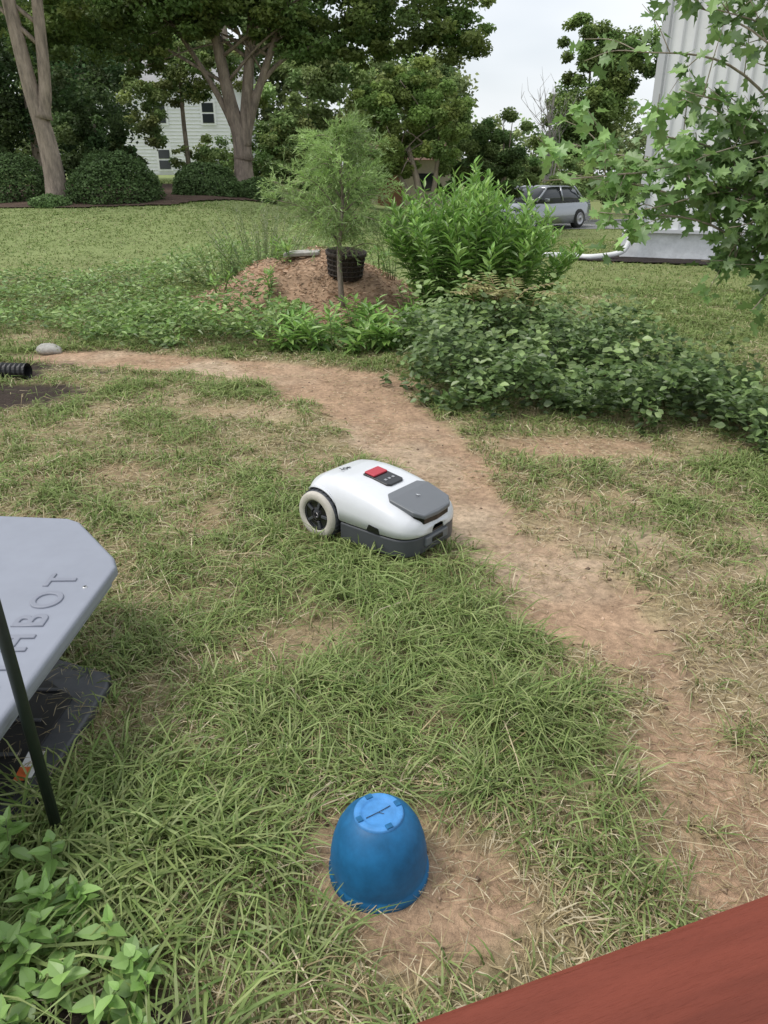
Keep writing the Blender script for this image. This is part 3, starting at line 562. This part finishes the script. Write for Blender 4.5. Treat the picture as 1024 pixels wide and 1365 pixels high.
# ------------------------------------------------------------ mower garage
def text(name,s,size,ext,m,parent,loc,rot,sp=1.1,bv=.012):
    c=bpy.data.curves.new(name,'FONT'); c.body=s; c.size=size; c.extrude=ext; c.space_character=sp; c.bevel_depth=size*bv; c.bevel_resolution=2; c.align_x='CENTER'
    o=bpy.data.objects.new(name,c); S.collection.objects.link(o); bpy.context.view_layer.update()
    me=bpy.data.meshes.new_from_object(o); bpy.data.objects.remove(o); me.materials.clear(); me.materials.append(m)
    o=bpy.data.objects.new(name,me); S.collection.objects.link(o); o.parent=parent; o.location=loc; o.rotation_euler=rot; return o
M_grey=mat('grey_plastic',(.27,.29,.345),.45,nscale=3,nvar=.08)
M_greyt=mat('grey_lettering',(.235,.25,.30),.45)
M_dkg=mat('dark_grey_plastic',(.075,.08,.09),.5,nscale=8,nvar=.25)
Gz=float(hgt(-1.2,1.5)); G=empty('robot_mower_garage',(0,0,Gz))
extrude('roof',[(-.85,.92),(-.818,1.99),(-.845,2.05),(-1.05,2.31),(-1.10,2.34),(-1.95,2.42),(-1.95,.92)],.375,.413,M_grey,G,bev=.014,seg=4)
extrude('roof_lip',[(-.87,.95),(-.838,1.98),(-1.08,2.29),(-1.93,2.36),(-1.93,.95)],.348,.376,M_grey,G,bev=.004)
text('lettering','ANTHBOT',.118,.002,M_greyt,G,(-.905,1.575,.4135),(0,0,math.radians(91)),1.46,.02)
M_steel=mat('steel',(.6,.6,.6),.3,metal=1)
lathe('screw',[(0,.004),(.006,.0035),(.0075,0)],M_steel,G,16,'z',(-.868,1.86,.413))
for i,(x,y) in enumerate([(-1.45,1.0),(-1.45,2.0),(-1.85,1.0),(-1.85,2.0)]): box(f'leg_{i}',(x,y,.18),(.04,.05,.37),M_grey,G,bev=.006)
extrude('dock_base',[(-.93,1.0),(-.865,1.88),(-.88,1.95),(-1.08,2.03),(-1.75,2.08),(-1.75,1.0)],.0,.045,M_dkg,G,bev=.012)
extrude('dock_pad',[(-.99,1.05),(-.95,1.82),(-1.1,1.93),(-1.7,1.98),(-1.7,1.05)],.046,.052,M_blk,G,bev=.002)
for i in range(6): box(f'rib_{i}',(-1.25,1.15+i*.14,.055),(.5,.012,.006),M_dkg,G,bev=.002)
box('sticker_white',(-.955,1.53,.0555),(.045,.10,.001),M_wt,G,(0,0,.05)); box('sticker_orange',(-.96,1.495,.0575),(.03,.05,.001),mat('orange_label',(.7,.16,.05),.5),G,(0,0,.05))
mb=MB(); n=420; O=np.stack([rng.uniform(-1.3,-.88,n),rng.uniform(1.1,1.95,n),np.full(n,.058)],1); scatter(mb,FL,O,rdir(n,-.05,.1),np.tile([0,0,1.],(n,1)),rng.uniform(.02,.06,n),.0025,SP[rng.integers(0,4,n)]*.7); mb.build('straw_debris',M_grass,G)
# ------------------------------------------------------------ mower
M_w=mat('white_shell',(.66,.68,.71),.32,nscale=4,nvar=.02,coat=.2); M_mg=mat('charcoal_plastic',(.065,.07,.08),.42,nscale=6,nvar=.08)
M_cream=mat('cream_rubber',(.52,.49,.43),.7,nscale=20,nvar=.12); M_redb=mat('red_button',(.45,.03,.05),.35); M_gb=mat('gloss_black',(.01,.01,.012),.15)
M_lg=mat('visor_grey_plastic',(.14,.15,.165),.32); M_lg2=mat('light_grey_plastic',(.3,.31,.33),.4)
MW=empty('robot_lawn_mower',(MWC[0],MWC[1],float(hgt(*MWC))+.006),math.radians(-40)); MW.scale=(1.07,1.04,1.08)
XT=[-.295,-.285,-.26,-.21,-.15,-.08,0,.08,.15,.20,.25,.275,.285]; ZT=[.150,.19,.222,.247,.258,.261,.256,.243,.226,.208,.186,.165,.135]
def wid(x,w0=.192):
    t=np.clip(np.abs(x-0)/.292,0,1); return w0*(1-t**8)**(1/2.8)*(1-.06*np.clip(x,0,1)/.29)
def ztop(x): return np.interp(x,XT,ZT)
xw=-.175
def zlow(x):
    a=.116; d=np.abs(x-xw); arch=np.where(d<a,.100+np.sqrt(np.maximum(a*a-d*d,0)),0)
    return np.minimum(np.maximum(arch,.112),ztop(x)-.004)
xs=np.unique(np.concatenate([np.linspace(-.292,-.26,7),np.linspace(-.26,.25,70),np.linspace(.25,.2915,9)])); K=61
th=np.linspace(0,np.pi,K); cy=np.sign(np.cos(th))*np.abs(np.cos(th))**.36; cz=np.sin(th)**.36
V=[]
for x in xs:
    w=max(wid(x),.004); zl=.112; zt=ztop(x)
    zz=zl+(zt-zl)*cz; yy=w*cy*(1-.16*cz**2.5)
    lo=zlow(x); k=np.abs(cy)>.5; zz=np.where(k,np.maximum(zz,lo),zz); V+=[(x,a,b) for a,b in zip(yy,zz)]
V=np.array(V);F=[]
for i in range(len(xs)-1):
    for j in range(K-1): a=i*K+j; F+=[(a,a+K,a+K+1),(a,a+K+1,a+1)]
mb=MB(); mb.add(V,F); sh=mb.build('shell',M_w,MW,True); so=sh.modifiers.new('s','SOLIDIFY'); so.thickness=.005; so.offset=-1
def slab(name,x0,x1,w0,z0,z1,m,bev=.008):
    X=np.concatenate([np.linspace(x0,.22,12),np.linspace(.23,.2915,10)]); X=X[X<=x1]
    o=[(x,-max(wid(x,w0),.01)) for x in X]; o=o+[(x,-y) for x,y in o[::-1]]
    return extrude(name,o,z0,z1,m,MW,bev=bev)
slab('skirt',-.055,.2905,.197,.030,.106,M_mg)
slab('bumper_seam',-.05,.289,.190,.106,.113,M_gb,bev=0)
extrude('chassis',[(-.27,-.14),(.2,-.14),(.2,.14),(-.27,.14)],.05,.2,M_gb,MW,bev=.01)
vo=[(.115,-.095),(.150,-.128),(.262,-.118),(.292,-.085),(.297,0),(.292,.085),(.262,.118),(.150,.128),(.115,.095)]
n=len(vo); tz=lambda x:.243-.17*(x-.115)-.35*max(0,x-.24)
def prism(name,vv,lo,hi,m,bev):
    me=bpy.data.meshes.new(name); v=[(x,y,tz(x)+lo) for x,y in vv]+[(x,y,tz(x)+hi) for x,y in vv]; me.from_pydata(v,[],[tuple(range(n))[::-1],tuple(range(n,2*n))]+[(i,(i+1)%n,n+(i+1)%n,n+i) for i in range(n)])
    me.materials.append(m); o=bpy.data.objects.new(name,me);S.collection.objects.link(o);o.parent=MW
    if bev: b=o.modifiers.new('b','BEVEL');b.width=bev;b.segments=3
prism('visor',vo,-.018,0,M_lg,.005)
prism('visor_window',[(x-.006 if x>.2 else x,y*.94) for x,y in vo],-.042,-.017,M_gb,0)
extrude('panel_frame',[(-.068,-.052),(.060,-.052),(.072,-.038),(.072,.038),(.060,.052),(-.068,.052)],0,.010,M_gb,MW,bev=.004,loc=(.015,0,.2545),rot=(0,.12,0))
extrude('stop_button',[(-.034,-.044),(.020,-.044),(.020,.044),(-.034,.044)],0,.009,M_redb,MW,bev=.004,loc=(-.018,0,.2665),rot=(0,.10,0))
for i in range(3): box(f'key_{i}',(.047,-.024+.024*i,.2615),(.012,.012,.003),M_lg2,MW,(0,.12,0),.001)
text('logo','ANTHBOT',.03,.0006,M_mg,MW,(-.165,0,.2595),(0,math.radians(-9),math.radians(-90)),1.2)
text('visor_mark','A',.022,.0005,M_w,MW,(.20,0,.2295),(0,.17,math.radians(90)))
for s in(-1,1):
    me=bpy.data.meshes.new('side_port'); y=s*.1945; v=[(.150,y,.110),(.085,y,.111),(.098,y,.138),(.145,y,.132),(.15,s*.15,.110),(.085,s*.15,.111),(.098,s*.15,.138),(.145,s*.15,.132)]
    me.from_pydata(v,[],[(0,1,2,3),(4,7,6,5),(0,4,5,1),(1,5,6,2),(2,6,7,3),(3,7,4,0)]); me.materials.append(M_gb); o=bpy.data.objects.new('side_port',me);S.collection.objects.link(o);o.parent=MW
box('front_plate',(.286,0,.078),(.018,.15,.04),M_lg,MW,bev=.006); box('front_sensor',(.295,0,.078),(.006,.07,.02),M_gb,MW,bev=.002)
for s in(-1,1):
    y=s*.178
    lathe('tire',[(.06,s*.030),(.092,s*.032),(.099,s*.026),(.1035,s*.016),(.104,-s*.03),(.095,-s*.035),(.05,-s*.035)],M_mg,MW,48,'y',(xw,y,.104))
    lathe('wheel_ring',[(.064,s*.026),(.066,s*.036),(.073,s*.041),(.090,s*.040),(.0985,s*.034),(.1005,s*.022)],M_cream,MW,48,'y',(xw,y,.104))
    lathe('hub',[(0,s*.034),(.02,s*.034),(.024,s*.027),(.06,s*.026),(.065,s*.034),(.067,s*.030)],M_gb,MW,48,'y',(xw,y,.104))
    for i in range(5):
        a=i*2*math.pi/5; box('spoke',(xw+.044*math.cos(a),y+s*.029,.104+.044*math.sin(a)),(.034,.008,.012),M_mg,MW,(0,-a,0),.002)
    for i in range(28):
        a=i*2*math.pi/28; box('tread',(xw+.1035*math.cos(a),y-s*.006,.104+.1035*math.sin(a)),(.006,.05,.008),M_mg,MW,(0,-a,0))
    lathe('caster',[(0,.012),(.04,.012),(.045,0),(.04,-.012),(0,-.012)],M_blk,MW,24,'y',(.2,s*.1,.045))
# ------------------------------------------------------------ light, sky, camera
el=math.radians(60);az=math.radians(-100)
w=bpy.data.worlds.new('World');S.world=w;w.use_nodes=True;nt=w.node_tree;N=nt.nodes;Lk=nt.links
bg=N['Background']; sk=N.new('ShaderNodeTexSky');sk.sky_type='NISHITA';sk.sun_disc=False;sk.sun_elevation=el;sk.sun_rotation=az;sk.dust_density=3;sk.air_density=1
tc=N.new('ShaderNodeTexCoord'); no=N.new('ShaderNodeTexNoise');no.inputs['Scale'].default_value=2.5;no.inputs['Detail'].default_value=4
mp=N.new('ShaderNodeMapping');mp.inputs['Scale'].default_value=(1,1,2.5);Lk.new(tc.outputs['Generated'],mp.inputs[0]);Lk.new(mp.outputs[0],no.inputs['Vector'])
mr=N.new('ShaderNodeMapRange');mr.inputs[1].default_value=.3;mr.inputs[2].default_value=.65;mr.inputs[3].default_value=.6;mr.inputs[4].default_value=.97;Lk.new(no.outputs['Fac'],mr.inputs[0])
mx=N.new('ShaderNodeMixRGB');mx.inputs[2].default_value=(6.9,7.15,7.4,1);Lk.new(mr.outputs[0],mx.inputs[0]);Lk.new(sk.outputs[0],mx.inputs[1]);Lk.new(mx.outputs[0],bg.inputs[0]);bg.inputs[1].default_value=.15
s=Vector((math.sin(az)*math.cos(el),math.cos(az)*math.cos(el),math.sin(el)))
l=bpy.data.lights.new('sun','SUN');l.energy=2.0;l.angle=math.radians(20);l.color=(1,.96,.9);o=bpy.data.objects.new('sun',l);o.rotation_euler=s.to_track_quat('Z','Y').to_euler();S.collection.objects.link(o)
c=bpy.data.cameras.new('camera');c.sensor_fit='VERTICAL';c.sensor_height=36;c.sensor_width=27;c.lens=26.0;c.clip_start=.02;c.clip_end=1500
o=bpy.data.objects.new('camera',c);o.location=(0,0,1.5);o.rotation_euler=(math.radians(90-24.6),0,0);S.collection.objects.link(o);S.camera=o
